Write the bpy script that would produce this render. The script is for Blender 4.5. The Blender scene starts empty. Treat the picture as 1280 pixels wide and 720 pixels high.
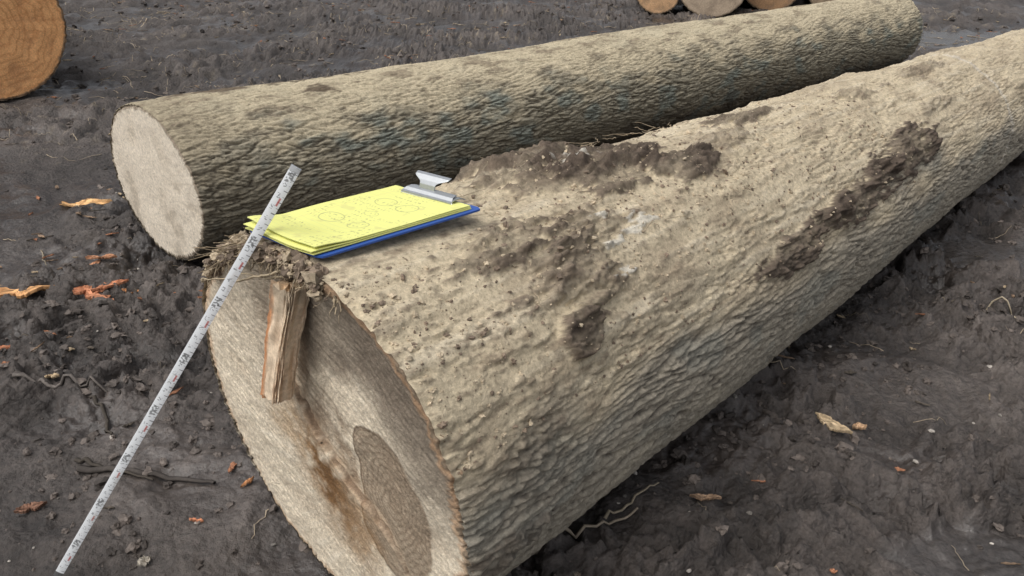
import bpy, numpy as np, math
from mathutils import Matrix, Vector
S=1.3
F32=np.float32
rng=np.random.RandomState(11)
# ------------------------------------------------------------ noise
G3=rng.normal(size=(64,64,64,3)).astype(F32); G3/=np.linalg.norm(G3,axis=-1,keepdims=True)
G2=rng.normal(size=(256,256,2)).astype(F32); G2/=np.linalg.norm(G2,axis=-1,keepdims=True)
def fade(t): return t*t*t*(t*(t*6-15)+10)
def pn3(x,y,z):
    x=np.asarray(x,F32);y=np.asarray(y,F32);z=np.asarray(z,F32)
    x,y,z=np.broadcast_arrays(x,y,z)
    xi=np.floor(x);yi=np.floor(y);zi=np.floor(z)
    fx=x-xi;fy=y-yi;fz=z-zi
    xi=xi.astype(np.int32);yi=yi.astype(np.int32);zi=zi.astype(np.int32)
    u,v,w=fade(fx),fade(fy),fade(fz); o=0
    for i in(0,1):
        for j in(0,1):
            for k in(0,1):
                g=G3[(xi+i)&63,(yi+j)&63,(zi+k)&63]
                d=g[...,0]*(fx-i)+g[...,1]*(fy-j)+g[...,2]*(fz-k)
                o=o+d*(u if i else 1-u)*(v if j else 1-v)*(w if k else 1-w)
    return o*1.6
def pn2(x,y):
    x=np.asarray(x,F32);y=np.asarray(y,F32)
    xi=np.floor(x);yi=np.floor(y);fx=x-xi;fy=y-yi
    xi=xi.astype(np.int32);yi=yi.astype(np.int32);u,v=fade(fx),fade(fy);o=0
    for i in(0,1):
        for j in(0,1):
            g=G2[(xi+i)&255,(yi+j)&255]
            o=o+(g[...,0]*(fx-i)+g[...,1]*(fy-j))*(u if i else 1-u)*(v if j else 1-v)
    return o*1.5
def fb3(x,y,z,n=3,g=.5):
    o=0;a=1.
    for i in range(n): o=o+a*pn3(x+7.3*i,y-3.1*i,z+11.7*i);x=x*2.03;y=y*2.03;z=z*2.03;a*=g
    return o
def fb2(x,y,n=3,g=.5):
    o=0;a=1.
    for i in range(n): o=o+a*pn2(x+17.3*i,y-9.1*i);x,y=(x*1.62+y*1.2),(y*1.62-x*1.2);a*=g
    return o
def ss(a,b,x):
    t=np.clip((x-a)/(b-a),0,1); return t*t*(3-2*t)
def mix(a,b,m):
    m=np.asarray(m)[...,None]; return a*(1-m)+np.array(b,F32)*m
# ------------------------------------------------------------ mesh helpers
sc=bpy.context.scene
def mesh_obj(name,V,Q,col=None,mat=None,smooth=True,parent=None,alpha=None):
    V=np.ascontiguousarray(np.asarray(V,F32).reshape(-1,3)*S); Q=np.asarray(Q,np.int32)
    me=bpy.data.meshes.new(name);k=Q.shape[1]
    me.vertices.add(len(V));me.vertices.foreach_set("co",V.ravel())
    me.loops.add(Q.size);me.loops.foreach_set("vertex_index",Q.ravel())
    me.polygons.add(len(Q));me.polygons.foreach_set("loop_start",np.arange(0,Q.size,k,dtype=np.int32))
    try: me.polygons.foreach_set("loop_total",np.full(len(Q),k,np.int32))
    except Exception: pass
    me.polygons.foreach_set("use_smooth",np.full(len(Q),smooth))
    me.update(calc_edges=True)
    if col is not None:
        c=np.zeros((len(V),4),F32);c[:,:3]=np.clip(np.asarray(col,F32).reshape(-1,3),0.004,.95)
        if alpha is not None: c[:,3]=np.asarray(alpha,F32).ravel()
        at=me.color_attributes.new("Col",'FLOAT_COLOR','POINT');at.data.foreach_set("color",c.ravel())
    if mat: me.materials.append(mat)
    o=bpy.data.objects.new(name,me);sc.collection.objects.link(o)
    if parent: o.parent=parent
    return o
def gridq(nr,nc,wrap=False,flip=False,off=0):
    i=np.arange(nr-1)[:,None];j=np.arange(nc if wrap else nc-1)[None];j2=(j+1)%nc
    q=np.stack([i*nc+j,i*nc+j2,(i+1)*nc+j2,(i+1)*nc+j],-1).reshape(-1,4)+off
    return q[:,::-1] if flip else q
def empty(name):
    o=bpy.data.objects.new(name,None);sc.collection.objects.link(o);return o
# ------------------------------------------------------------ materials
def mat(name,rough=.85,bs=90,bstr=.5,bdist=.003,cvar=.3,spec=.3,metal=0,vor=0,cs=60,wet=False):
    m=bpy.data.materials.new(name);m.use_nodes=True;nt=m.node_tree;N=nt.nodes;Lk=nt.links
    b=N["Principled BSDF"];at=N.new("ShaderNodeAttribute");at.attribute_name="Col"
    tc=N.new("ShaderNodeTexCoord")
    def noise(sc_,det=4,ro=.65):
        n=N.new("ShaderNodeTexNoise");n.inputs["Scale"].default_value=sc_;n.inputs["Detail"].default_value=det;n.inputs["Roughness"].default_value=ro
        Lk.new(tc.outputs["Object"],n.inputs["Vector"]);return n.outputs["Fac"]
    def mr(src,a,b_,c,d):
        n=N.new("ShaderNodeMapRange");n.inputs[1].default_value=a;n.inputs[2].default_value=b_;n.inputs[3].default_value=c;n.inputs[4].default_value=d;Lk.new(src,n.inputs[0]);return n.outputs[0]
    if cvar>0:
        mx=N.new("ShaderNodeVectorMath");mx.operation='SCALE'
        Lk.new(at.outputs["Color"],mx.inputs[0]);Lk.new(mr(noise(cs,4,.75),.3,.7,1-cvar,1+cvar),mx.inputs["Scale"])
        Lk.new(mx.outputs[0],b.inputs["Base Color"])
    else: Lk.new(at.outputs["Color"],b.inputs["Base Color"])
    b.inputs["Roughness"].default_value=rough;b.inputs["Specular IOR Level"].default_value=spec;b.inputs["Metallic"].default_value=metal
    if wet: Lk.new(mr(at.outputs["Alpha"],0,1,rough,.20),b.inputs["Roughness"])
    if bstr>0:
        bp=N.new("ShaderNodeBump");bp.inputs["Strength"].default_value=bstr;bp.inputs["Distance"].default_value=bdist
        src=noise(bs,5,.72)
        if vor:
            v=N.new("ShaderNodeTexVoronoi");v.inputs["Scale"].default_value=vor;Lk.new(tc.outputs["Object"],v.inputs["Vector"])
            ad=N.new("ShaderNodeMath");ad.operation='MULTIPLY_ADD';Lk.new(v.outputs["Distance"],ad.inputs[0]);ad.inputs[1].default_value=-.5;Lk.new(src,ad.inputs[2]);src=ad.outputs[0]
        if wet: Lk.new(mr(at.outputs["Alpha"],0,1,bstr,bstr*.35),bp.inputs["Strength"])
        Lk.new(src,bp.inputs["Height"]);Lk.new(bp.outputs[0],b.inputs["Normal"])
    return m
M_log=mat("muddy_bark",.88,150,.9,.0045,.30,.2,cs=95)
M_mud=mat("wet_mud",.66,55,1.,.012,.42,.55,vor=60,cs=40,wet=True)
M_chip=mat("chip_wood",.8,160,.6,.002,.25,.25,cs=90)
M_clod=mat("mud_crumb",.72,120,.8,.003,.3,.4,cs=60)
M_paper=mat("yellow_paper",.75,40,.05,.001,.0,.25)
M_board=mat("blue_board",.45,60,.05,.001,.06,.4)
M_metal=mat("clip_steel",.40,60,.05,.001,.08,.5,metal=.6)
M_stick=mat("painted_stick",.5,60,.05,.001,.04,.4)
# ------------------------------------------------------------ ground
def puddle(x,y):
    wob=.25*pn2(x/.3,y/.3)+.12*pn2(x/.1,y/.1)
    a=1.25-np.hypot((x-4.0)/1.1,(y-7.3)/.45)-wob*1.3
    b=1.1-np.hypot((x-1.78)/.32,(y-2.72)/.13)-wob*2
    c=1.1-np.hypot((x-.95)/.22,(y-1.17)/.10)-wob*2
    return ss(0,.35,np.maximum(np.maximum(a,b),c))
def hg(x,y):
    wx=x+.06*pn2(x/.25,y/.25+5)+.015*pn2(x/.06,y/.06);wy=y+.06*pn2(x/.25+40,y/.25)+.015*pn2(x/.06+9,y/.06)
    ch=ss(-.30,.30,pn2(x/.7+3.3,y/.7+1.7)+.3*pn2(x/.25,y/.25))
    h=.028*fb2(x/1.1,y/1.1,2)+.022*fb2(wx/.22,wy/.22,2)
    h+=(.026*ss(-.08,.16,pn2(wx/.10,wy/.10))+.016*ss(-.02,.15,pn2(wx/.045+9,wy/.045))+.009*ss(0,.15,pn2(wx/.022+19,wy/.022)))*(.25+.95*ch)
    h+=.006*np.abs(fb2(x/.02,y/.02,2))*(.3+1.3*ch)
    d=(x*.74-y*.67)
    rut=ss(.16,.0,np.abs(d+.62-.05*pn2(x/.5,y/.5)))*ss(.9,1.4,x)*ss(5,3.5,x)
    h-=.045*rut
    h+=.040*ss(-.1,.3,pn2(wx/.16+3,wy/.16))*ss(1.,1.7,x)*ss(4.5,3,y)
    # old tyre track across the yard behind the logs
    q=(y-5.6-.25*x);tr=ss(.22,.14,np.abs(q+.1*pn2(x/1.5,y/1.5)))*ss(1.5,.5,x)
    h-=tr*(.03-.018*ss(.2,.6,np.sin((x+.4*q)*2*np.pi/.11)))
    p=puddle(x,y)
    return (h-.032)*(1-.8*p)-.012*p
def axis(lo,hi,b0,gr1,gr2,c0,c1):
    v=[c0]
    while v[-1]<c1: v.append(v[-1]+b0)
    while v[-1]<hi: v.append(v[-1]+b0+gr1*(v[-1]-c1))
    w=[c0]
    while w[-1]>lo: w.append(w[-1]-b0-gr2*(c0-w[-1]))
    return np.array(w[:0:-1]+v)
gx=axis(-150,150,.0072,.012,.012,-1.3,1.6);gy=axis(-40,200,.0072,.011,.12,.7,2.5)
X,Y=np.meshgrid(gx,gy);X=X.astype(F32);Y=Y.astype(F32)
Z=hg(X,Y);PD=puddle(X,Y)
n1=fb2(X/.5+3,Y/.5,4);n2=fb2(X/.06,Y/.06+8,3)
C=np.zeros(X.shape+(3,),F32)+np.array([.068,.056,.049],F32)
C=mix(C,[.135,.114,.100],np.clip(ss(-.1,.8,n1)*.45+ss(.1,.9,n2)*.4,0,1))
C=mix(C,[.025,.020,.017],ss(.1,.9,-n1+.6*n2)*.75)
C=mix(C,[.105,.09,.079],ss(3.5,7.5,Y)*.35)
C=mix(C,[.30,.245,.17],ss(.58,.85,pn2(X/.035,Y/.014)+.3*n1)*ss(2.2,5,Y)*.55)
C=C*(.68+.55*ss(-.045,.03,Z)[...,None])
C=mix(C,[.07,.062,.057],PD*.7)
wet=np.clip(ss(-.1,.6,fb2(X/.45+60,Y/.45,3)-8*Z)*.8+.9*PD,0,1)
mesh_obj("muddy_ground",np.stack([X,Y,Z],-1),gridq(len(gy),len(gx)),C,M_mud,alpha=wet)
# ------------------------------------------------------------ logs
UP=np.array([0,0,1.])
def cyl_noise_coords(th,t,R): return R*np.cos(th),R*np.sin(th),t
def bark(th,t,R,fs=.020,ls=.2,tw=.13,sd=0):
    wv=pn3(R*np.cos(th)/.10,R*np.sin(th)/.10,t/.22+sd)*.016/R
    def f(tws,fs_,ls_,o):
        q=th+tws*t/R+wv
        return pn3(R*np.cos(q)/fs_+o,R*np.sin(q)/fs_+o+sd,t/ls_+o)
    a=f(tw,fs,ls,0);b=f(-tw,fs,ls,20);c=f(.03,fs*.45,ls*.35,40);d=f(-.05,fs*.2,ls*.10,50)
    return ss(.0,.22,np.minimum(np.abs(a),np.abs(b)*1.15))*.55+.28*ss(.0,.3,np.abs(c))+.17*ss(-.4,.4,d)
def build_log(name,O,az,R,tp,L,nth,t,skew,surf,face,nr,zoff=0):
    a=np.array([math.sin(az),math.cos(az),0]);s=np.array([math.cos(az),-math.sin(az),0]);O=np.array(O,float)
    th=np.linspace(-math.pi,math.pi,nth,endpoint=False)
    T,TH=np.meshgrid(t,th,indexing='ij');T=T.astype(F32);TH=TH.astype(F32)
    h,C=surf(TH,T)
    r=(R-tp*T)+h
    def pos(T_,TH_,r_,toff=0):
        fall=np.clip(1-T_/.4,0,1)
        tt=T_+r_*(skew[0]*np.sin(TH_)+skew[1]*np.cos(TH_))*fall+toff
        zc=R-tp*T_+zoff
        return O+a*tt[...,None]+s*(r_*np.sin(TH_))[...,None]+UP*(r_*np.cos(TH_)+zc)[...,None]
    V=pos(T,TH,r);nt=len(t)
    Q=gridq(nt,nth,True,flip=False)
    rho=np.linspace(1,.003,nr);RH,T0=np.meshgrid(rho,th,indexing='ij')
    rr=RH*r[0][None];toff,CF=face(rr*np.sin(T0),rr*np.cos(T0),RH,T0)
    VF=pos(np.zeros_like(rr),T0,rr,toff)
    QF=gridq(nr,nth,True,flip=True,off=nt*nth)
    rho2=np.linspace(1,.003,12);R2_,T2=np.meshgrid(rho2,th,indexing='ij');rr2=R2_*r[-1][None]
    VB=pos(np.full_like(rr2,t[-1]),T2,rr2);CB=np.zeros(rr2.shape+(3,))+np.array([.3,.24,.17])
    QB=gridq(12,nth,True,off=nt*nth+nr*nth)
    Vall=np.concatenate([V.reshape(-1,3),VF.reshape(-1,3),VB.reshape(-1,3)])
    Call=np.concatenate([C.reshape(-1,3),CF.reshape(-1,3),CB.reshape(-1,3)])
    return mesh_obj(name,Vall,np.concatenate([Q,QF,QB]),Call,M_log)
def tvals(L,b,g):
    v=[0.]
    while v[-1]<L: v.append(v[-1]+b*(1+g*v[-1]))
    v[-1]=L
    return np.array(v)
TAN=np.array([.59,.495,.345],F32);DK=[.100,.076,.058]
R1=.34
# mud patches: (t, theta_deg, half-len, half-arc, height, darkness, raggedness)
BL=[(.60,-20,.17,.085,.034,.85,1),(.46,-8,.09,.05,.010,.55,1),(.73,0,.16,.08,.013,.95,1),(.84,17,.13,.06,.013,.95,1),(.66,12,.12,.06,.009,.8,1),(.52,6,.13,.05,.004,.6,1.2),
    (.27,22,.12,.05,.004,.6,1.2),(.35,40,.13,.07,.005,.6,1.2),(.45,30,.10,.05,.004,.5,1.2),(.31,54,.050,.040,.020,1.,.40),(1.41,61,.19,.055,.016,1.,1),(1.05,66,.16,.045,.012,.95,1),
    (1.22,63,.10,.035,.008,.9,1),(1.84,53,.22,.07,.018,1.,1),(1.60,57,.12,.05,.010,1.,1),(1.29,0,.18,.035,.010,.8,1),(1.05,12,.12,.04,.005,.45,1.2),(1.9,8,.22,.04,.009,.5,1),(2.5,5,.25,.04,.010,.45,1),(.16,80,.07,.05,.003,.3,1.2),(.30,-30,.1,.05,.008,.5,1),(2.3,35,.2,.03,.005,.4,1),(.10,100,.10,.05,.003,.7,1)]
PALE=[(.48,36,.035,.012),(.59,33,.05,.018),(.62,-2,.06,.02),(.50,26,.02,.012),(.47,44,.04,.014),(.80,-18,.05,.02)]
def surf1(th,t):
    x,y,z=cyl_noise_coords(th,t,R1)
    deg=np.degrees(th)
    rid=bark(th,t,R1)
    lo=fb3(x/.3,y/.3,z/.7,2)
    cov=ss(84,58,deg+22*pn3(x/.1,y/.1,z/.25))*ss(-110,-60,deg)
    n5=fb3(x/.05,y/.05,z/.15,3);n2=fb3(x/.016,y/.016,z/.036,3)
    sm=fb3(x/.020+5,y/.020,z/.32,3)
    pit=fb3(x/.010+3,y/.010,z/.018,2)
    front=ss(1.2,.3,t)
    thick=ss(-.25,.30,fb3(x/.11+80,y/.11,z/.24,3)+.28*front)
    h=.013*lo+(rid-.6)*.013*(1-cov*(.52+.44*thick))
    h=h+cov*(.0026*n5+.0019*sm+.0008*n2+.0009*pit+.005*thick)+(1-cov)*(.0009*n2+.0006*pit)
    flake=ss(.32,.36,pn3(x/.05+30,y/.05,z/.15)+.3*n2)*cov
    flake2=ss(.34,.37,pn3(x/.022+50,y/.022,z/.07)+.3*pit)*cov
    h=h+.0032*flake+.0013*flake2
    C=np.zeros(th.shape+(3,),F32)+np.array([.355,.312,.245],F32)
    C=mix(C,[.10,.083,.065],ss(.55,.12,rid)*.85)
    C=mix(C,[.50,.435,.33],ss(.1,.8,n5)*.6)
    C=mix(C,[.25,.25,.215],ss(.2,.7,fb3(x/.1+60,y/.1,z/.16,2))*.5)
    CT=mix(np.zeros_like(C)+TAN,[.46,.375,.26],ss(-.1,.75,n5+.4*n2)*.8)
    CT=mix(CT,[.68,.59,.44],ss(.0,.8,sm+.3*n2)*.6)
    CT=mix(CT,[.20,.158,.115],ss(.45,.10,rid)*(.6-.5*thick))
    CT=mix(CT,[.31,.245,.172],ss(.1,.6,fb3(x/.16,y/.16,z/.26,3))*.45)
    C=C*(1-cov[...,None])+CT*cov[...,None]
    spk=ss(.22,.5,n2+.45*n5)*ss(1.1,.3,t)*cov
    C=mix(C,[.24,.185,.13],spk*.5);h=h+.0013*spk
    C=mix(C,[.20,.16,.115],ss(.45,.6,pit)*cov*.5)
    for(bt,bd,ra,rb,hh,dk,rg) in BL:
        m0=(np.abs(t-bt)<ra*2.2)&(np.abs(deg-bd)<math.degrees(rb/R1)*2.4)
        if not m0.any(): continue
        dd=np.sqrt(((t[m0]-bt)/ra)**2+((np.radians(deg[m0]-bd))*R1/rb)**2)
        e=1-dd+.5*n5[m0]*rg
        k=ss(0,.45,e) if rg>.5 else ss(0,.14,e);k2=ss(0,.14,e+(.35*n2[m0]+.2*pit[m0])*rg)
        h[m0]+=hh*k*(.6+.3*np.clip(e,0,1))+.0040*k*n2[m0]+.003*k*ss(.0,.25,pit[m0])+.0025*k2
        dcol=np.array(DK)*(1+.6*n2[m0][:,None])
        kk=(k2*dk)[:,None]*np.clip(.85+.4*n5[m0],.4,1)[:,None]
        C[m0]=C[m0]*(1-kk)+dcol*kk
    for(bt,bd,ra,rb) in PALE:
        dd=np.sqrt(((t-bt)/ra)**2+((np.radians(deg-bd))*R1/rb)**2)
        k=ss(0,.2,.7-dd+1.1*n2)
        C=mix(C,[.70,.66,.57],k*.7);h=h+.002*k
    k=ss(.02,.008,np.abs(t-2.94+.01*n5))*.6;C=mix(C,[.6,.55,.47],k);h=h-.004*k
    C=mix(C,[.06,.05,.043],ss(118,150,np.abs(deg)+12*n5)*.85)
    e=ss(.02,.0,t);h=h-e*(.003+.003*np.abs(n5))
    s_=R1*np.sin(th);fl=ss(.36,.30,t)*ss(.12,.09,np.abs(s_+.01))*(np.abs(deg)<40)
    h=h*(1-.8*fl)+(-.002)*fl
    return h,C
def seg(s,z,pts):
    d=np.full(s.shape,9.,F32)
    for(x0,y0),(x1,y1) in zip(pts[:-1],pts[1:]):
        dx,dy=x1-x0,y1-y0;q=np.clip(((s-x0)*dx+(z-y0)*dy)/(dx*dx+dy*dy),0,1)
        d=np.minimum(d,np.hypot(s-x0-q*dx,z-y0-q*dy))
    return d
def face1(s,u,rho,th):
    z=u+R1
    w1=fb2(s/.12,z/.12,3);w2=fb2(s/.03,z/.03,3);w3=fb2(s/.2+7,z/.2,3);w4=fb2(s/.008,z/.008,2)
    px,pz=.175,.325
    d=np.hypot((s-px),(z-pz)*.85)+.014*w1
    ring=np.sin(d/.0085*2*np.pi+2*w1+1.5*w3)
    an=np.arctan2(z-pz,s-px)
    C=np.zeros(s.shape+(3,),F32)+np.array([.78,.675,.52],F32)
    C=mix(C,[.56,.455,.335],ss(-.1,.8,w1)*.55)
    C=mix(C,[.42,.33,.23],ss(.1,.95,ring)*.20)
    rays=pn2(an*22,d/.12);C=mix(C,[.84,.76,.62],ss(.1,.7,rays)*.35)
    saw=pn2((s*.5+z*.9)/.007,(s*.9-z*.5)/.5);C=mix(C,[.82,.73,.59],ss(.1,.7,saw)*.35)
    sw2=pn2((s*.2+z*.98)/.018+4,(s*.98-z*.2)/.6);C=mix(C,[.44,.36,.26],ss(.1,.7,sw2)*.26)
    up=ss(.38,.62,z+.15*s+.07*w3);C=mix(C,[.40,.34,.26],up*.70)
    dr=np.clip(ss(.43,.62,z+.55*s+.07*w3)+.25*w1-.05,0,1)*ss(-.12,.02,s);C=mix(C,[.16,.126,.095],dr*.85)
    C=mix(C,[.17,.135,.10],ss(.25,.8,w3+.6*w2)*ss(.3,.5,z)*.5)
    hd2=np.hypot((s-.178)/.086,(z-.300)/.125)+.16*w3+.06*w1
    hd2=hd2-.25*np.exp(-((s-.10)/.05)**2-((z-.40)/.04)**2)
    k=ss(1.06,.97,hd2);C=mix(C,[.235,.168,.11],k*.74)
    C=mix(C,[.09,.058,.035],ss(.055,.0,np.abs(hd2-1.0))*.7*ss(.24,.12,s))
    C=mix(C,[.14,.095,.06],(ss(.2,.95,ring)*k)*.35)
    def blob(cx,cz,rx,rz,sh,col,am,wn):
        nonlocal C
        g=np.exp(-((s-cx-sh*(cz-z))/rx)**2-((z-cz)/rz)**2)*(1+wn*w2+.5*w1)
        C=mix(C,col,np.clip(g,0,1)*am)
    blob(-.005,.275,.060,.11,.25,[.27,.14,.05],.95,.7)
    blob(.005,.27,.03,.06,.25,[.11,.055,.025],.6,1.2)
    blob(-.10,.33,.06,.05,0,[.45,.29,.15],.45,.9)
    blob(.08,.20,.05,.07,0,[.36,.22,.11],.65,.7)
    blob(.055,.33,.02,.10,0,[.22,.14,.08],.55,.7)
    blob(.01,.40,.05,.06,.2,[.22,.16,.11],.55,.7)
    cr=[(-.10,.47),(-.055,.42),(-.02,.36),(.03,.31),(.09,.275),(.15,.24),(.19,.19),(.21,.12)]
    wz=z+.018*w1
    dc=seg(s+.006*w2,wz,cr)
    line=np.interp(s,[c[0] for c in cr],[c[1] for c in cr]);above=ss(-.008,.008,wz-line)*ss(.23,.12,s)*ss(-.14,-.09,s)
    vis=np.clip(.7+.8*w1,.2,1)
    C=mix(C,[.07,.045,.03],ss(.0038,.001,dc)*.85*vis);C=mix(C,[.50,.34,.22],ss(.008,.003,dc)*.35*vis)
    C=mix(C,[.18,.135,.10],ss(.35,.7,w4+.3*w1)*.22)
    toff=.012*above*ss(.0,.1,.34-np.abs(z-.34))+.004*ss(.004,0,dc)
    toff=toff+.0012*w2+.0028*w1+.0012*saw+.0005*w4
    e=.34*(1-rho)
    C=mix(C,[.48,.29,.16],ss(.022,.010,e+.008*w2)*.6);C=mix(C,[.20,.158,.112],ss(.010,.004,e+.007*w2)*.85)
    toff=toff+ss(.009,.0,e)*.008*(1+1.2*w2)
    return toff,C
az1=.7322;O1=(-.3008,1.0585,0)
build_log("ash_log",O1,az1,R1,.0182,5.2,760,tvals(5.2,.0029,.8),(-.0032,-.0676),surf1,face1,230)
R2=.255
def surf2(th,t):
    x,y,z=cyl_noise_coords(th,t,R2);x=x+5;y=y+3
    deg=np.degrees(th)
    rid=bark(th,t,R2,.019,.15,.15,sd=9)
    lo=fb3(x/.3,y/.3,z/.8,2)
    n5=fb3(x/.06,y/.06,z/.14,3);n2=fb3(x/.018,y/.018,z/.035,3)
    cov=ss(80,40,deg+30*n5)*ss(-110,-50,deg)*.85
    h=.009*lo+(rid-.6)*.014*(1-.55*cov)+cov*(.003*n5)+.0012*n2
    C=np.zeros(th.shape+(3,),F32)+np.array([.33,.295,.22],F32)
    C=mix(C,[.24,.265,.23],ss(.1,.6,fb3(x/.10,y/.10,z/.15,2))*.8)
    CT=mix(np.zeros_like(C)+np.array([.57,.485,.335],F32),[.42,.35,.24],ss(-.1,.7,n5))
    C=C*(1-cov[...,None])+CT*cov[...,None]
    C=mix(C,[.10,.08,.06],ss(.5,.10,rid)*(.85-.3*cov))
    C=mix(C,[.11,.085,.06],ss(.0,.25,n5-np.abs(t-.55)*1.8-np.abs(deg+18)/50+.42)*.85)
    C=mix(C,[.17,.14,.10],ss(.35,.0,t+.2*n5)*.4)
    C=mix(C,[.16,.12,.085],ss(.25,.7,n5+.5*n2)*cov*.45)
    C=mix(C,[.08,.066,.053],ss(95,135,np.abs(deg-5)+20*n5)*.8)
    return h-ss(.02,0,t)*.003,C
def mkface(seed,base,dark,R,zc,ringp=.008,ra=.25,dirt=.3):
    def f(s,u,rho,th):
        s=s+seed;w1=fb2(s/.12,u/.12,3);w2=fb2(s/.03,u/.03,2);s=s-seed
        d=np.hypot(s-.02,u+.01)+.008*w1
        ring=np.sin(d/ringp*2*np.pi+3*w1);an=np.arctan2(u,s)
        C=np.zeros(s.shape+(3,),F32)+np.array(base,F32)
        C=mix(C,dark,ss(-.1,.9,w1)*.45);C=mix(C,dark,ss(.2,1,ring)*ra)
        C=mix(C,dark,ss(.3,.8,pn2(an*14,d/.2))*.4)
        C=mix(C,np.array(base)*1.2,ss(.1,.7,pn2((s+u*.4)/.01,u/.4))*.25)
        C=mix(C,[.2,.16,.12],ss(.2,.9,w1+.5*w2-u/R*.4)*dirt)
        e=R*(1-rho);C=mix(C,[.22,.17,.12],ss(.016,.008,e+.006*w2)*.8)
        return .003*w1+ss(.01,0,e)*.006*(1+w2),C
    return f
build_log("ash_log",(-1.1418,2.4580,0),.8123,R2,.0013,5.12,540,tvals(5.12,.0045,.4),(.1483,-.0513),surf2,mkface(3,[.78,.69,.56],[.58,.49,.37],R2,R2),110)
def surfp(seed,R,base):
    def f(th,t):
        x,y,z=cyl_noise_coords(th,t,R);x=x+seed
        rid=bark(th,t,R,.04,.3,.15,seed);n=fb3(x/.1,y/.1,z/.2,3)
        C=np.zeros(th.shape+(3,),F32)+np.array(base,F32);C=mix(C,[.07,.055,.04],ss(.6,.2,rid)*.8)
        return .01*fb3(x/.3,y/.3,z,2)+.01*rid,mix(C,[.3,.25,.18],ss(0,.8,n)*.5)
    return f
build_log("orange_log",(-2.81,4.42,0),-.66,.385,.005,3.5,260,tvals(3.5,.02,.5),(0,0),surfp(4,.385,[.16,.13,.1]),mkface(8,[.78,.41,.18],[.46,.19,.07],.385,.37,.034,.45,.15),130)
for i,(x,y,az,R,b,d) in enumerate([(1.32,8.25,.12,.21,[.58,.36,.2],[.33,.2,.1]),(1.80,8.12,.2,.33,[.42,.33,.24],[.28,.21,.15]),(2.50,8.65,.25,.30,[.40,.24,.13],[.2,.12,.07]),
        (3.15,8.75,.25,.27,[.36,.27,.18],[.22,.15,.1]),(2.12,8.6,.2,.27,[.42,.3,.2],[.25,.17,.1])]):
    build_log("stacked_log",(x,y,0),az,R,.004,3.2,140,tvals(3.2,.03,.6),(0,0),surfp(10+i*3,R,[.14,.115,.09]),mkface(20+i*5,b,d,R,R,.02),50,zoff=(.46 if i==4 else 0))
# ------------------------------------------------------------ local frame on near log
A1=np.array([math.sin(az1),math.cos(az1),0]);S1=np.array([math.cos(az1),-math.sin(az1),0]);O1=np.array(O1)
def L1(t,s,z): return O1+A1*np.asarray(t)[...,None]+S1*np.asarray(s)[...,None]+UP*np.asarray(z)[...,None]
# ------------------------------------------------------------ clipboard
cb=empty("clipboard")
P00=L1(-.022,-.105,.687);P10=L1(-.004,.052,.687);P11=L1(.285,.082,.690);P01=L1(.255,-.082,.692)
def bil(u,v,dz=0):
    u=np.asarray(u)[...,None];v=np.asarray(v)[...,None]
    p=P00*(1-u)*(1-v)+P10*u*(1-v)+P11*u*v+P01*(1-u)*v
    return p+UP*np.asarray(dz)[...,None]
def slab(name,u0,u1,v0,v1,z0,z1,nu,nv,colf,m,bend=lambda u,v:0*u,rnd=0):
    u,v=np.meshgrid(np.linspace(u0,u1,nu),np.linspace(v0,v1,nv))
    if rnd:
        e=np.minimum(v-v0,v1-v)/(rnd*.5);e=np.clip(e,0,1);inset=rnd*(1-np.sqrt(1-(1-e)**2))
        u=(u-(u0+u1)/2)*(1-2*inset/(u1-u0))+(u0+u1)/2
    top=bil(u,v,z1+bend(u,v));bot=bil(u,v,z0+bend(u,v))
    n=nu*nv;Q=[gridq(nv,nu),gridq(nv,nu,flip=True,off=n)]
    idx=np.arange(n).reshape(nv,nu)
    b=np.concatenate([idx[0,:],idx[1:,-1],idx[-1,-2::-1],idx[-2:0:-1,0]])
    b2=np.roll(b,-1);Q.append(np.stack([b,b+n,b2+n,b2],-1))
    c=colf(u,v);C=np.concatenate([c.reshape(-1,3),c.reshape(-1,3)*.9])
    return mesh_obj(name,np.concatenate([top.reshape(-1,3),bot.reshape(-1,3)]),np.concatenate(Q),C,m,smooth=False,parent=cb)
slab("board",0,1,0,1,-.003,0,30,60,lambda u,v:np.zeros(u.shape+(3,))+np.array([.035,.10,.38]),M_board,rnd=.06)
def pcol(u,v):
    C=np.zeros(u.shape+(3,),F32)+np.array([.80,.80,.27],F32)
    ln=np.abs(((v*27)%1)-.5);C=mix(C,[.5,.6,.3],ss(.44,.5,ln)*.5)
    C=mix(C,[.6,.3,.2],ss(.004,.001,np.abs(u-.17))*.4)
    ink=np.zeros(u.shape)
    for(cx,cy,rx,ry) in[(.36,.70,.10,.055),(.62,.70,.10,.055),(.34,.36,.11,.06),(.66,.37,.09,.05),(.5,.53,.07,.03)]:
        d=np.hypot((u-cx)/rx,(v-cy)/ry)+.05*pn2(u*9,v*9);ink=np.maximum(ink,ss(.07,.02,np.abs(d-1)))
    row=(v*27)%1;txt=ss(.15,.35,pn2(u*60,np.floor(v*27)*7.3+row*2.2))*(ss(.2,.35,row)*ss(.8,.65,row))
    m=ss(-.05,.05,pn2(u*3+4,np.floor(v*27)*.37))*(u>.1)*(u<.93)
    ink=np.maximum(ink,txt*m)
    C=mix(C,[.25,.26,.14],ink*.6)
    return mix(C,[.45,.38,.2],ss(.5,.9,fb2(u*6,v*9,3))*.25)
def pbend(k): return lambda u,v:.010*k*ss(.22,.0,v)*(1-.5*u)+.0015*np.sin(u*7+k)*ss(1,.3,v)+.006*ss(.25,0,u)*k*ss(1,.2,v)*.5+.0012*k*pn2(u*2.5,v*3)
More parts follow.
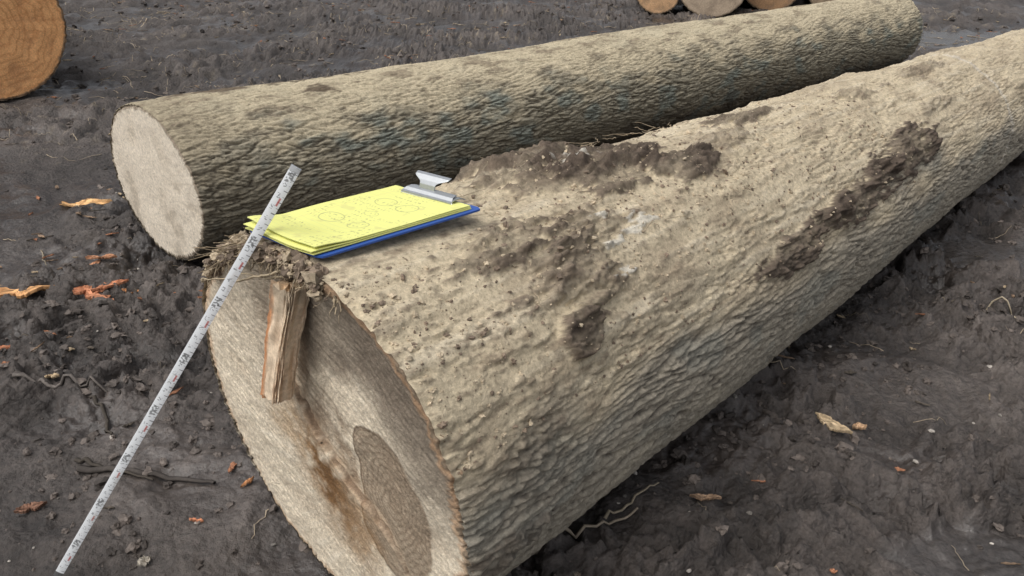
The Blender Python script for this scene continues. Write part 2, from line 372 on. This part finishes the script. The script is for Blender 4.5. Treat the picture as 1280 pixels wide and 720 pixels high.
for i,k in enumerate((.15,.5,1.)):
    slab("paper_sheet_%d"%(i+1),.025+.004*i,.955-.006*i,-.015+.008*i*(-1)**i,.945,.0008+.0022*i,.0022+.0022*i,260 if i==2 else 24,400 if i==2 else 40,pcol if i==2 else (lambda u,v:np.zeros(u.shape+(3,))+np.array([.80,.80,.27])),M_paper,bend=pbend(k))
STEEL=np.array([.36,.375,.39])
met=lambda u,v:np.zeros(np.asarray(u).shape+(3,))+STEEL
slab("clip_plate",.22,.82,.88,.985,.0078,.0095,30,14,met,M_metal,bend=lambda u,v:.004*np.sin(np.clip((v-.88)/.105,0,1)*np.pi))
def lever(name,prof,wf,th=.0022,nst=40,m=13,uc=.52):
    prof=np.array(prof,float);k=np.linspace(0,len(prof)-1,nst);pv=np.interp(k,range(len(prof)),prof[:,0]);pz=np.interp(k,range(len(prof)),prof[:,1])
    F=k/(len(prof)-1);V=[]
    for i in range(nst):
        w=wf(F[i]);q=np.linspace(-1,1,m);V.append(bil(uc+w*q,np.full(m,pv[i]),np.full(m,pz[i])))
    V=np.array(V).reshape(-1,3);n=nst
    V2=V-UP*th-(P01-P00)/np.linalg.norm(P01-P00)*th
    Q=np.concatenate([gridq(n,m),gridq(n,m,flip=True,off=n*m)])
    idx=np.arange(n*m).reshape(n,m);b=np.concatenate([idx[0,:],idx[1:,-1],idx[-1,-2::-1],idx[-2:0:-1,0]]);b2=np.roll(b,-1)
    Q=np.concatenate([Q,np.stack([b,b+n*m,b2+n*m,b2],-1)])
    mesh_obj(name,np.concatenate([V,V2]),Q,np.zeros((2*n*m,3))+STEEL*1.1,M_metal,smooth=False,parent=cb)
lever("clip_jaw",[(.885,.0075),(.893,.011),(.91,.015),(.935,.017),(.955,.016)],lambda f:.31-.06*f)
lever("clip_lever",[(.94,.014),(.932,.019),(.937,.026),(.950,.032),(.965,.036),(.985,.038),(.995,.036)],lambda f:.09+.11*ss(.35,.75,f)-.05*ss(.85,1,f),uc=.46)
def ringtube(pts,rad,colr,name,m,parent,nseg=8):
    pts=np.array(pts,float);n=len(pts);V=[]
    for k in range(n):
        d=pts[min(k+1,n-1)]-pts[max(k-1,0)];d/=np.linalg.norm(d)+1e-9
        e=np.cross(d,[.3,.2,.93]);e/=np.linalg.norm(e);g=np.cross(d,e)
        for j in range(nseg):
            q=2*math.pi*j/nseg;V.append(pts[k]+rad*(e*math.cos(q)+g*math.sin(q)))
    mesh_obj(name,V,gridq(n,nseg,True),np.zeros((len(V),3))+np.array(colr),m,parent=parent)
ringtube([bil(q,.945,.012) for q in np.linspace(.30,.70,12)],.004,[.3,.31,.32],"clip_spring",M_metal,cb)
# ------------------------------------------------------------ measuring stick
G=np.array([-.815,1.088,.0]);Tp=np.array([-.299,1.070,.799]);D=Tp-G;Ls=np.linalg.norm(D);D/=Ls
cv=np.array([0,0,1.1628])-(G+Tp)/2;W=np.cross(D,cv);W/=np.linalg.norm(W);Nn=np.cross(W,D)
nl,nw=1500,17;lv=np.linspace(0,Ls,nl);wv=np.linspace(-.0075,.0075,nw)
LL,WW=np.meshgrid(lv,wv,indexing='ij')
bow=.004*np.sin(LL/Ls*np.pi)
top=G+D*LL[...,None]+W*WW[...,None]+Nn*(.002+bow-.0008*(WW/.0075)**2)[...,None]
bot=top-Nn*.004
C=np.zeros(LL.shape+(3,),F32)+np.array([.88,.90,.91],F32)
inch=Ls/48.;fr=(LL/inch)%1
C=mix(C,[.08,.08,.08],(np.minimum(fr,1-fr)*inch<.0007)*(WW>.001)*.8)
fr4=(LL/inch*2)%1;C=mix(C,[.1,.1,.1],(np.minimum(fr4,1-fr4)*inch/2<.0005)*(WW>.0045)*.7)
num=(np.abs(fr-.5)<.2)*(WW<.001)*(WW>-.0045)*(pn2(LL/.0026,WW/.0030)>.16);C=mix(C,[.07,.07,.08],num*.65)
red=(np.abs(((LL/inch)%6)-3)<.35)*(WW>.0015)*(WW<.0045);C=mix(C,[.5,.05,.04],red*.8)
dk=(np.abs(((LL/inch)%6)-5.2)<.5)*(WW>-.005)*(WW<.004)*(pn2(LL/.004,WW/.004)>-.1);C=mix(C,[.08,.08,.08],dk*.75)
C=mix(C,[.5,.46,.4],ss(.35,.95,fb2(LL/.08,WW/.01,2))*.35)
C=mix(C,[.05,.045,.04],(LL<.014)*.9);C=mix(C,[.45,.46,.47],(LL>Ls-.008)*.8)
idx=np.arange(nl*nw).reshape(nl,nw);b=np.concatenate([idx[0,:],idx[1:,-1],idx[-1,-2::-1],idx[-2:0:-1,0]]);b2=np.roll(b,-1);n=nl*nw
Q=np.concatenate([gridq(nl,nw),gridq(nl,nw,flip=True,off=n),np.stack([b,b+n,b2+n,b2],-1)])
mesh_obj("measuring_stick",np.concatenate([top.reshape(-1,3),bot.reshape(-1,3)]),Q,np.concatenate([C.reshape(-1,3),C.reshape(-1,3)*.6]),M_stick,smooth=False)
# ------------------------------------------------------------ wood splinter on the face
def splinter():
    n1_,n2_=110,96
    k=np.linspace(0,1,n1_);q=np.linspace(0,2*np.pi,n2_,endpoint=False)
    K,Qq=np.meshgrid(k,q,indexing='ij')
    cs,sn=np.cos(Qq),np.sin(Qq);pw=.3
    ws=.0240-.003*K+.004*ss(.25,0,K);wt=.016
    a_=np.sign(cs)*np.abs(cs)**pw*ws;b_=np.sign(sn)*np.abs(sn)**pw*wt
    nz=.0028*pn2(Qq*5,K*1.6)+.0014*pn2(Qq*14,K*2+8)+.0018*pn2(Qq*9,K*9)
    a_=a_*(1+nz/ws*1.4);b_=b_*(1+nz/wt)
    sc_=.006-.052*K+a_+.003*pn2(K*3,K*0+2);zc=.636-.205*K+.012*pn2(Qq*6,K*0+3)*(ss(.05,.0,K)+ss(.95,1,K))
    zc=zc+.15*a_*(1-K)
    tc_=-.028+b_-.012*K
    V=L1(tc_,sc_,zc)
    C=np.zeros(K.shape+(3,),F32)+np.array([.72,.57,.41],F32)
    C=mix(C,[.48,.30,.18],ss(-.1,.6,pn2(Qq*7,K*2))*.6)
    C=mix(C,[.60,.25,.10],ss(-.45,-.8,a_/ws)*.85)
    C=mix(C,[.28,.20,.13],ss(.25,.7,pn2(Qq*12+3,K*3))*.5)
    C=mix(C,[.30,.24,.17],ss(.25,.0,K+.15*pn2(Qq*3,K*9))*.8)
    V=V.reshape(-1,3);top=V[:n2_];bt=V[-n2_:]
    rings=[];cc=[]
    for ring,zs in((top,1),(bt,-1)):
        c=ring.mean(0)
        for f in(.66,.33,.03):
            p=c+(ring-c)*f+UP*(.008*zs*(rng.rand(n2_,1)-.4));rings.append(p);cc.append(np.zeros((n2_,3))+np.array([.45,.32,.2])*(.7+.6*rng.rand(n2_,1)))
    Vs=np.concatenate([V]+rings);Cs=np.concatenate([C.reshape(-1,3)]+cc)
    base=n1_*n2_;Qs=[gridq(n1_,n2_,True)]
    def link(o1,o2,fl):
        j=np.arange(n2_);j2=(j+1)%n2_;qq=np.stack([o1+j,o1+j2,o2+j2,o2+j],-1);return qq[:,::-1] if fl else qq
    prev=0
    for r_ in range(3): Qs.append(link(prev,base+r_*n2_,True));prev=base+r_*n2_
    prev=(n1_-1)*n2_
    for r_ in range(3,6): Qs.append(link(prev,base+r_*n2_,False));prev=base+r_*n2_
    mesh_obj("wood_splinter",Vs,np.concatenate(Qs),Cs,M_chip,smooth=False)
splinter()
def tubes(name,paths,cols,m,nseg=5):
    VV=[];QQ=[];CC=[];off=0
    q=2*np.pi*np.arange(nseg)/nseg;cq=np.cos(q)[None,:,None];sq=np.sin(q)[None,:,None]*.7
    for(pts,rad),c in zip(paths,cols):
        pts=np.array(pts,float);n=len(pts);rad=np.broadcast_to(rad,(n,))[:,None,None]
        d=np.gradient(pts,axis=0);d/=np.linalg.norm(d,axis=1,keepdims=True)+1e-9
        e=np.cross(d,[.31,.22,.92]);e/=np.linalg.norm(e,axis=1,keepdims=True)+1e-9;g=np.cross(d,e)
        V=(pts[:,None]+rad*(e[:,None]*cq+g[:,None]*sq)).reshape(-1,3)
        VV.append(V);QQ.append(gridq(n,nseg,True,off=off));off+=len(V);CC.append(np.zeros((len(V),3))+np.array(c)*(.8+.4*rng.rand(len(V),1)))
    mesh_obj(name,np.concatenate(VV),np.concatenate(QQ),np.concatenate(CC),m)
def wig(p0,p1,n,amp,sag=0):
    p0=np.array(p0,float);p1=np.array(p1,float);k=np.linspace(0,1,n)[:,None]
    w=np.cumsum(rng.normal(size=(n,3)),0);w-=w[0]+(w[-1]-w[0])*k;w=w/ (np.abs(w).max()+1e-6)*amp
    return p0*(1-k)+p1*k+w-UP*sag*np.sin(k*np.pi)
fp=[];fc=[]
fp.append((wig(L1(-.03,-.005,.655),L1(-.06,-.19,.590),24,.006,.008),np.linspace(.0035,.0012,24)));fc.append([.42,.34,.23])
fp.append((wig(L1(-.03,.0,.648),L1(-.045,-.12,.618),20,.005,.004),np.linspace(.003,.001,20)));fc.append([.37,.30,.2])
def rimz(s0): return R1+math.sqrt(max(.001,R1*R1-s0*s0))
for i in range(130):
    s0=rng.uniform(-.24,.12);zt=rimz(s0)-.010
    ln=rng.uniform(.006,.030)
    fp.append((wig(L1(-.022,s0,zt),L1(-.030-rng.rand()*.012,s0+rng.normal()*.014,zt-ln),9,.003),np.linspace(.0018,.0006,9)*rng.uniform(.4,1.5)));fc.append(np.array([.38,.30,.2])*rng.uniform(.4,1.15))
for i in range(60):
    s0=rng.uniform(-.24,-.09);zt=rimz(s0)-.004
    fp.append((wig(L1(-.01+rng.rand()*.06,s0,zt),L1(-.02+rng.normal()*.03,s0+rng.normal()*.02,zt+rng.uniform(-.005,.018)),9,.004),np.linspace(.0016,.0006,9)*rng.uniform(.4,1.5)));fc.append(np.array([.40,.31,.2])*rng.uniform(.5,1.15))
for i in range(110):
    t0=rng.uniform(.25,1.1);dg=math.radians(rng.uniform(-32,40));r=R1-.0182*t0+.010+.018*math.exp(-((t0-.58)/.15)**2-((dg+.38)/.3)**2)
    p=L1(t0,r*math.sin(dg),R1-.0182*t0+r*math.cos(dg));q=p+A1*rng.normal()*.03+S1*rng.normal()*.02+UP*rng.uniform(-.004,.006)
    fp.append((wig(p,q,7,.003),np.linspace(.0012,.0005,7)));fc.append(np.array([.40,.32,.22])*rng.uniform(.5,1.2))
tubes("bark_fibers",fp,fc,M_chip)
# ------------------------------------------------------------ debris
t_=(1+5**.5)/2
ico=np.array([(-1,t_,0),(1,t_,0),(-1,-t_,0),(1,-t_,0),(0,-1,t_),(0,1,t_),(0,-1,-t_),(0,1,-t_),(t_,0,-1),(t_,0,1),(-t_,0,-1),(-t_,0,1)],float);ico/=np.linalg.norm(ico[0])
icf=np.array([(0,11,5),(0,5,1),(0,1,7),(0,7,10),(0,10,11),(1,5,9),(5,11,4),(11,10,2),(10,7,6),(7,1,8),(3,9,4),(3,4,2),(3,2,6),(3,6,8),(3,8,9),(4,9,5),(2,4,11),(6,2,10),(8,6,7),(9,8,1)])
def subdiv(v,f):
    v=list(map(tuple,v));c={};nf=[]
    def mid(a,b):
        k=(min(a,b),max(a,b))
        if k not in c:
            p=np.array(v[a])+np.array(v[b]);p/=np.linalg.norm(p);v.append(tuple(p));c[k]=len(v)-1
        return c[k]
    for a,b,d in f:
        ab,bd,da=mid(a,b),mid(b,d),mid(d,a);nf+=[(a,ab,da),(b,bd,ab),(d,da,bd),(ab,bd,da)]
    return np.array(v),np.array(nf)
ico2,icf2=subdiv(ico,icf)
def lumps(name,P,R_,col,m,flat=.65,base=ico2,bf=icf2,jit=.28,smooth=False):
    n=len(P);nv=len(base)
    V=base[None]*(1+jit*rng.normal(size=(n,nv,1)))
    V=V*(rng.uniform(.6,1.3,size=(n,1,3)))*np.array([1,1,flat])
    an=rng.uniform(0,6.28,n);c,s=np.cos(an)[:,None],np.sin(an)[:,None]
    V=np.stack([V[...,0]*c-V[...,1]*s,V[...,0]*s+V[...,1]*c,V[...,2]],-1)*np.asarray(R_)[:,None,None]+P[:,None]
    F=(bf[None]+(np.arange(n)*nv)[:,None,None]).reshape(-1,3)
    Cc=np.repeat(col,nv,0)*(.85+.3*rng.rand(n*nv,1))
    mesh_obj(name,V,F,Cc,m,smooth=smooth)
def rand_ground(n,x0,x1,y0,y1):
    x=rng.uniform(x0,x1,n);y=rng.uniform(y0,y1,n)
    dx=x-O1[0];dy=y-O1[1];t=dx*A1[0]+dy*A1[1];s=dx*S1[0]+dy*S1[1]
    ok=~((t>-.02)&(np.abs(s)<.16))
    dx=x+1.14;dy=y-2.458;t=dx*.726+dy*.688;s=dx*.688-dy*.726;ok&=~((t>-.02)&(t<5.15)&(np.abs(s)<.12))
    return x[ok],y[ok]
x1,y1=rand_ground(14000,-1.6,2.2,.8,3.4);x2,y2=rand_ground(10000,-4.5,5,3.0,9)
x=np.r_[x1,x2];y=np.r_[y1,y2];cl=ss(-.3,.5,pn2(x/.35,y/.35));keep=rng.rand(len(x))<(.15+.85*cl)*(1-.9*puddle(x,y));x,y=x[keep],y[keep]
rr=(.0016+.0105*rng.rand(len(x))**4)*(1+.12*y)
P=np.stack([x,y,hg(x,y)+rr*.15],-1)
base=np.array([.085,.070,.060])*(rng.uniform(.5,1.9,(len(x),1)))
lumps("mud_clods",P,rr,base,M_clod,flat=.65)
n=4200;tt=rng.rand(n)**1.5*1.8+.01;dg=np.radians(rng.normal(25,26,n));dg=np.clip(dg,-.9,1.2)
okc=~((tt<.31)&(np.abs(R1*np.sin(dg)+.01)<.1));tt=tt[okc];dg=dg[okc];n=len(tt)
hh,_=surf1(dg.astype(F32),tt.astype(F32))
rr_=R1-.0182*tt+hh
P=L1(tt+rr_*(-.0032*np.sin(dg)-.0676*np.cos(dg))*np.clip(1-tt/.4,0,1),rr_*np.sin(dg),R1-.0182*tt+rr_*np.cos(dg))
sz=.0009+.0040*rng.rand(n)**5
cc=np.where(rng.rand(n,1)<.4,np.array([[.20,.15,.108]]),np.array([[.47,.385,.27]]))*rng.uniform(.7,1.25,(n,1))
m_=420;s0=np.r_[rng.uniform(-.25,.10,300),rng.normal(-.17,.035,120)];tq=np.r_[rng.uniform(-.034,-.005,300),rng.uniform(-.02,.12,120)]
zt=np.array([rimz(q) for q in s0])-np.r_[rng.uniform(-.001,.022,300),rng.uniform(-.012,.008,120)]
P2=L1(tq,s0,zt);sz2=.002+.009*rng.rand(m_)**2.5
cc2=np.where(rng.rand(m_,1)<.5,np.array([[.20,.15,.108]]),np.array([[.40,.32,.22]]))*rng.uniform(.7,1.25,(m_,1))
lumps("soil_crumbs",np.concatenate([P,P2]),np.r_[sz,sz2],np.concatenate([cc,cc2]),M_clod,flat=.8)
sx=np.array([.28,.42,.80,.93,1.02,-.36,1.2,.56,.9,1.3,-.62,-.9,.5,.33]);sy=np.array([1.42,1.36,1.62,1.50,1.62,1.10,1.5,1.7,2.0,1.9,1.25,1.5,1.30,1.6])
xr,yr=rand_ground(300,-1.6,3.5,1,5.5);sx=np.r_[sx,xr];sy=np.r_[sy,yr]
rr=np.r_[np.full(14,.007),rng.uniform(.0015,.006,len(xr))];rr[5]=.022
lumps("gravel_stones",np.stack([sx,sy,hg(sx,sy)+rr*.4],-1),rr,np.array([[.45,.41,.36]])*rng.uniform(.35,1.2,(len(sx),1)),M_clod,jit=.10)
def chips(name,items):
    VV=[];QQ=[];CC=[];off=0
    for(x,y,l,w,an,c,th) in items:
        nu,nv=30,10;u,v=np.meshgrid(np.linspace(-1,1,nu),np.linspace(-1,1,nv),indexing='ij')
        sd=rng.uniform(0,99)
        prof=np.clip(1-np.abs(u)**2.5,.06,1)*(1+.5*pn2(u*2.2+sd,v*0+sd)+.5*pn2(u*8+sd,v*0+sd))
        px=u*l/2*(1+.35*pn2(v*4+sd,v*0));py=v*prof*w/2+.2*w*pn2(u*1.3+sd,u*0+3)
        pz=th*(1+.9*pn2(u*2+sd,v*5))+.3*w*pn2(u*1.1+sd,v*.7+sd)
        c_,s_=math.cos(an),math.sin(an);gxx=x+px*c_-py*s_;gyy=y+px*s_+py*c_
        g=hg(np.array([x]),np.array([y]))[0]+.005
        top=np.stack([gxx,gyy,g+th*.5+np.maximum(pz,-.002)],-1);bot=top-UP*th*1.4
        n=nu*nv;idx=np.arange(n).reshape(nu,nv);b=np.concatenate([idx[0,:],idx[1:,-1],idx[-1,-2::-1],idx[-2:0:-1,0]]);b2=np.roll(b,-1)
        VV+=[top.reshape(-1,3),bot.reshape(-1,3)];QQ.append(np.concatenate([gridq(nu,nv),gridq(nu,nv,flip=True,off=n),np.stack([b,b+n,b2+n,b2],-1)])+off);off+=2*n
        C=np.array(c)*(1+.8*pn2(u*2+sd,v*8))[...,None]
        CC+=[C.reshape(-1,3),C.reshape(-1,3)*.6]
    mesh_obj(name,np.concatenate(VV),np.concatenate(QQ),np.concatenate(CC),M_chip,smooth=False)
OR=[.60,.30,.14];OR2=[.50,.22,.12];PL=[.5,.38,.24]
it=[(-1.68,3.0,.17,.050,.3,[.72,.43,.20],.006),(-1.50,2.20,.20,.060,.25,[.70,.38,.17],.007),(-1.27,2.22,.12,.045,.3,OR2,.006),(-1.24,2.17,.13,.04,-.5,OR2,.005),(-1.30,2.27,.08,.03,1.0,OR,.005),
    (-1.20,2.25,.11,.03,-.1,OR,.006),(-1.22,2.21,.10,.022,.8,OR2,.005),(-1.27,2.18,.08,.022,1.4,OR,.005),(-1.25,2.20,.11,.02,2.0,[.64,.38,.2],.004),(-1.34,2.17,.12,.016,-1.1,OR2,.004),(-1.31,2.13,.09,.014,.4,OR2,.004),(-1.38,2.4,.08,.035,.9,[.45,.23,.13],.005),(-1.35,2.43,.08,.02,.2,[.45,.23,.13],.004),(-1.38,1.95,.07,.02,1.3,OR2,.004),(-1.40,1.93,.06,.014,.6,OR2,.004),
    (-1.12,1.68,.03,.015,.2,PL,.003),(-.97,1.28,.05,.018,.5,[.22,.12,.08],.004),(-.62,1.25,.03,.008,-.2,OR2,.003),(.77,1.60,.085,.028,-.9,PL,.004),(.85,1.63,.035,.022,.2,[.5,.33,.2],.004),(.42,1.35,.06,.014,.0,[.3,.2,.13],.004),
    (.50,1.80,.03,.02,.7,OR2,.004),(1.75,3.2,.06,.03,.1,[.35,.18,.1],.004),(1.33,2.5,.04,.02,.4,PL,.004),(-.55,1.36,.03,.01,1,OR,.003),(-.68,1.14,.025,.016,.9,[.4,.36,.3],.003)]
xr,yr=rand_ground(900,-4.5,5,1.1,9);x3,y3=rand_ground(90,-1.9,-.8,1.3,3.2);xr=np.r_[xr,x3];yr=np.r_[yr,y3]
for a_,b_ in zip(xr,yr):
    it.append((a_,b_,rng.uniform(.008,.040)*(1+.15*b_),rng.uniform(.003,.010)*(1+.1*b_),rng.uniform(0,3.14),np.array([[.34,.16,.09],[.42,.33,.22],[.26,.18,.12],[.12,.10,.08]][rng.randint(4)])*rng.uniform(.6,1.2),.0016))
chips("wood_chips",it)
tp=[];tc=[]
def tw(x0,y0,x1,y1,r,c,z=.008,amp=.012,n=14):
    p=wig((x0,y0,0),(x1,y1,0),n,amp);p[:,2]=hg(p[:,0],p[:,1])+z;tp.append((p,np.linspace(r,r*.45,n)));tc.append(c)
tw(.06,1.20,.27,1.30,.006,[.34,.28,.21],.012);tw(.20,1.27,.32,1.36,.004,[.3,.25,.18],.02)
tw(-1.20,1.66,-.98,1.66,.008,[.15,.13,.115],.006);tw(-.93,1.40,-.62,1.36,.011,[.065,.055,.048],.008,.02);tw(-.95,1.43,-.75,1.36,.007,[.06,.05,.04])
tw(-1.0,1.62,-.90,1.50,.006,[.06,.05,.04]);tw(-1.62,2.55,-1.55,2.45,.003,[.3,.25,.18]);tw(1.5,2.3,1.62,2.22,.004,[.5,.42,.3],.012)
xr,yr=rand_ground(600,-4.5,5,1.1,9.5);x3,y3=rand_ground(1200,-4.8,4,3.4,8);xr=np.r_[xr,x3];yr=np.r_[yr,y3]
for a_,b_ in zip(xr,yr):
    an=rng.uniform(0,6.28);l=rng.uniform(.02,.09)*(1+.12*b_);tw(a_,b_,a_+l*math.cos(an),b_+l*math.sin(an),rng.uniform(.0006,.0016)*(1+.22*b_),np.array([.44,.36,.26])*rng.uniform(.25,1.2),.003,.006,8)
tubes("twigs",tp,tc,M_chip,5)
# ------------------------------------------------------------ light, world, camera
w=bpy.data.worlds.new("World");sc.world=w;w.use_nodes=True;nt=w.node_tree
bg=nt.nodes["Background"];sky=nt.nodes.new("ShaderNodeTexSky");sky.sky_type='NISHITA';sky.sun_disc=False
el,rot=math.radians(58),math.radians(-130)
sky.sun_elevation=el;sky.sun_rotation=rot;sky.air_density=1.0;sky.dust_density=4.0
hs=nt.nodes.new("ShaderNodeHueSaturation");hs.inputs["Saturation"].default_value=.28
nt.links.new(sky.outputs[0],hs.inputs["Color"]);nt.links.new(hs.outputs[0],bg.inputs["Color"]);bg.inputs["Strength"].default_value=.15
sl=bpy.data.lights.new("sun",'SUN');so=bpy.data.objects.new("sun",sl);sc.collection.objects.link(so)
sl.energy=1.5;sl.angle=math.radians(50);sl.color=(1,.98,.95)
dv=Vector((math.sin(rot)*math.cos(el),math.cos(rot)*math.cos(el),math.sin(el)))
so.rotation_euler=dv.to_track_quat('Z','Y').to_euler()
f,pi_,ro,h=1024.2,.4670,.0273,1.1628
fw=np.array([0,math.cos(pi_),-math.sin(pi_)]);r=np.array([1.,0,0]);u=np.cross(r,fw)
r2=r*math.cos(ro)+u*math.sin(ro);u2=-r*math.sin(ro)+u*math.cos(ro)
cd=bpy.data.cameras.new("camera");co=bpy.data.objects.new("camera",cd);sc.collection.objects.link(co);sc.camera=co
cd.sensor_width=36;cd.lens=f*36/1280;cd.clip_end=1000;cd.clip_start=.02
M=Matrix([[r2[i],u2[i],-fw[i]] for i in range(3)]).to_4x4();M.translation=Vector((0,0,h*S));co.matrix_world=M
sc.view_settings.view_transform='Standard';sc.view_settings.look='None';sc.view_settings.exposure=0
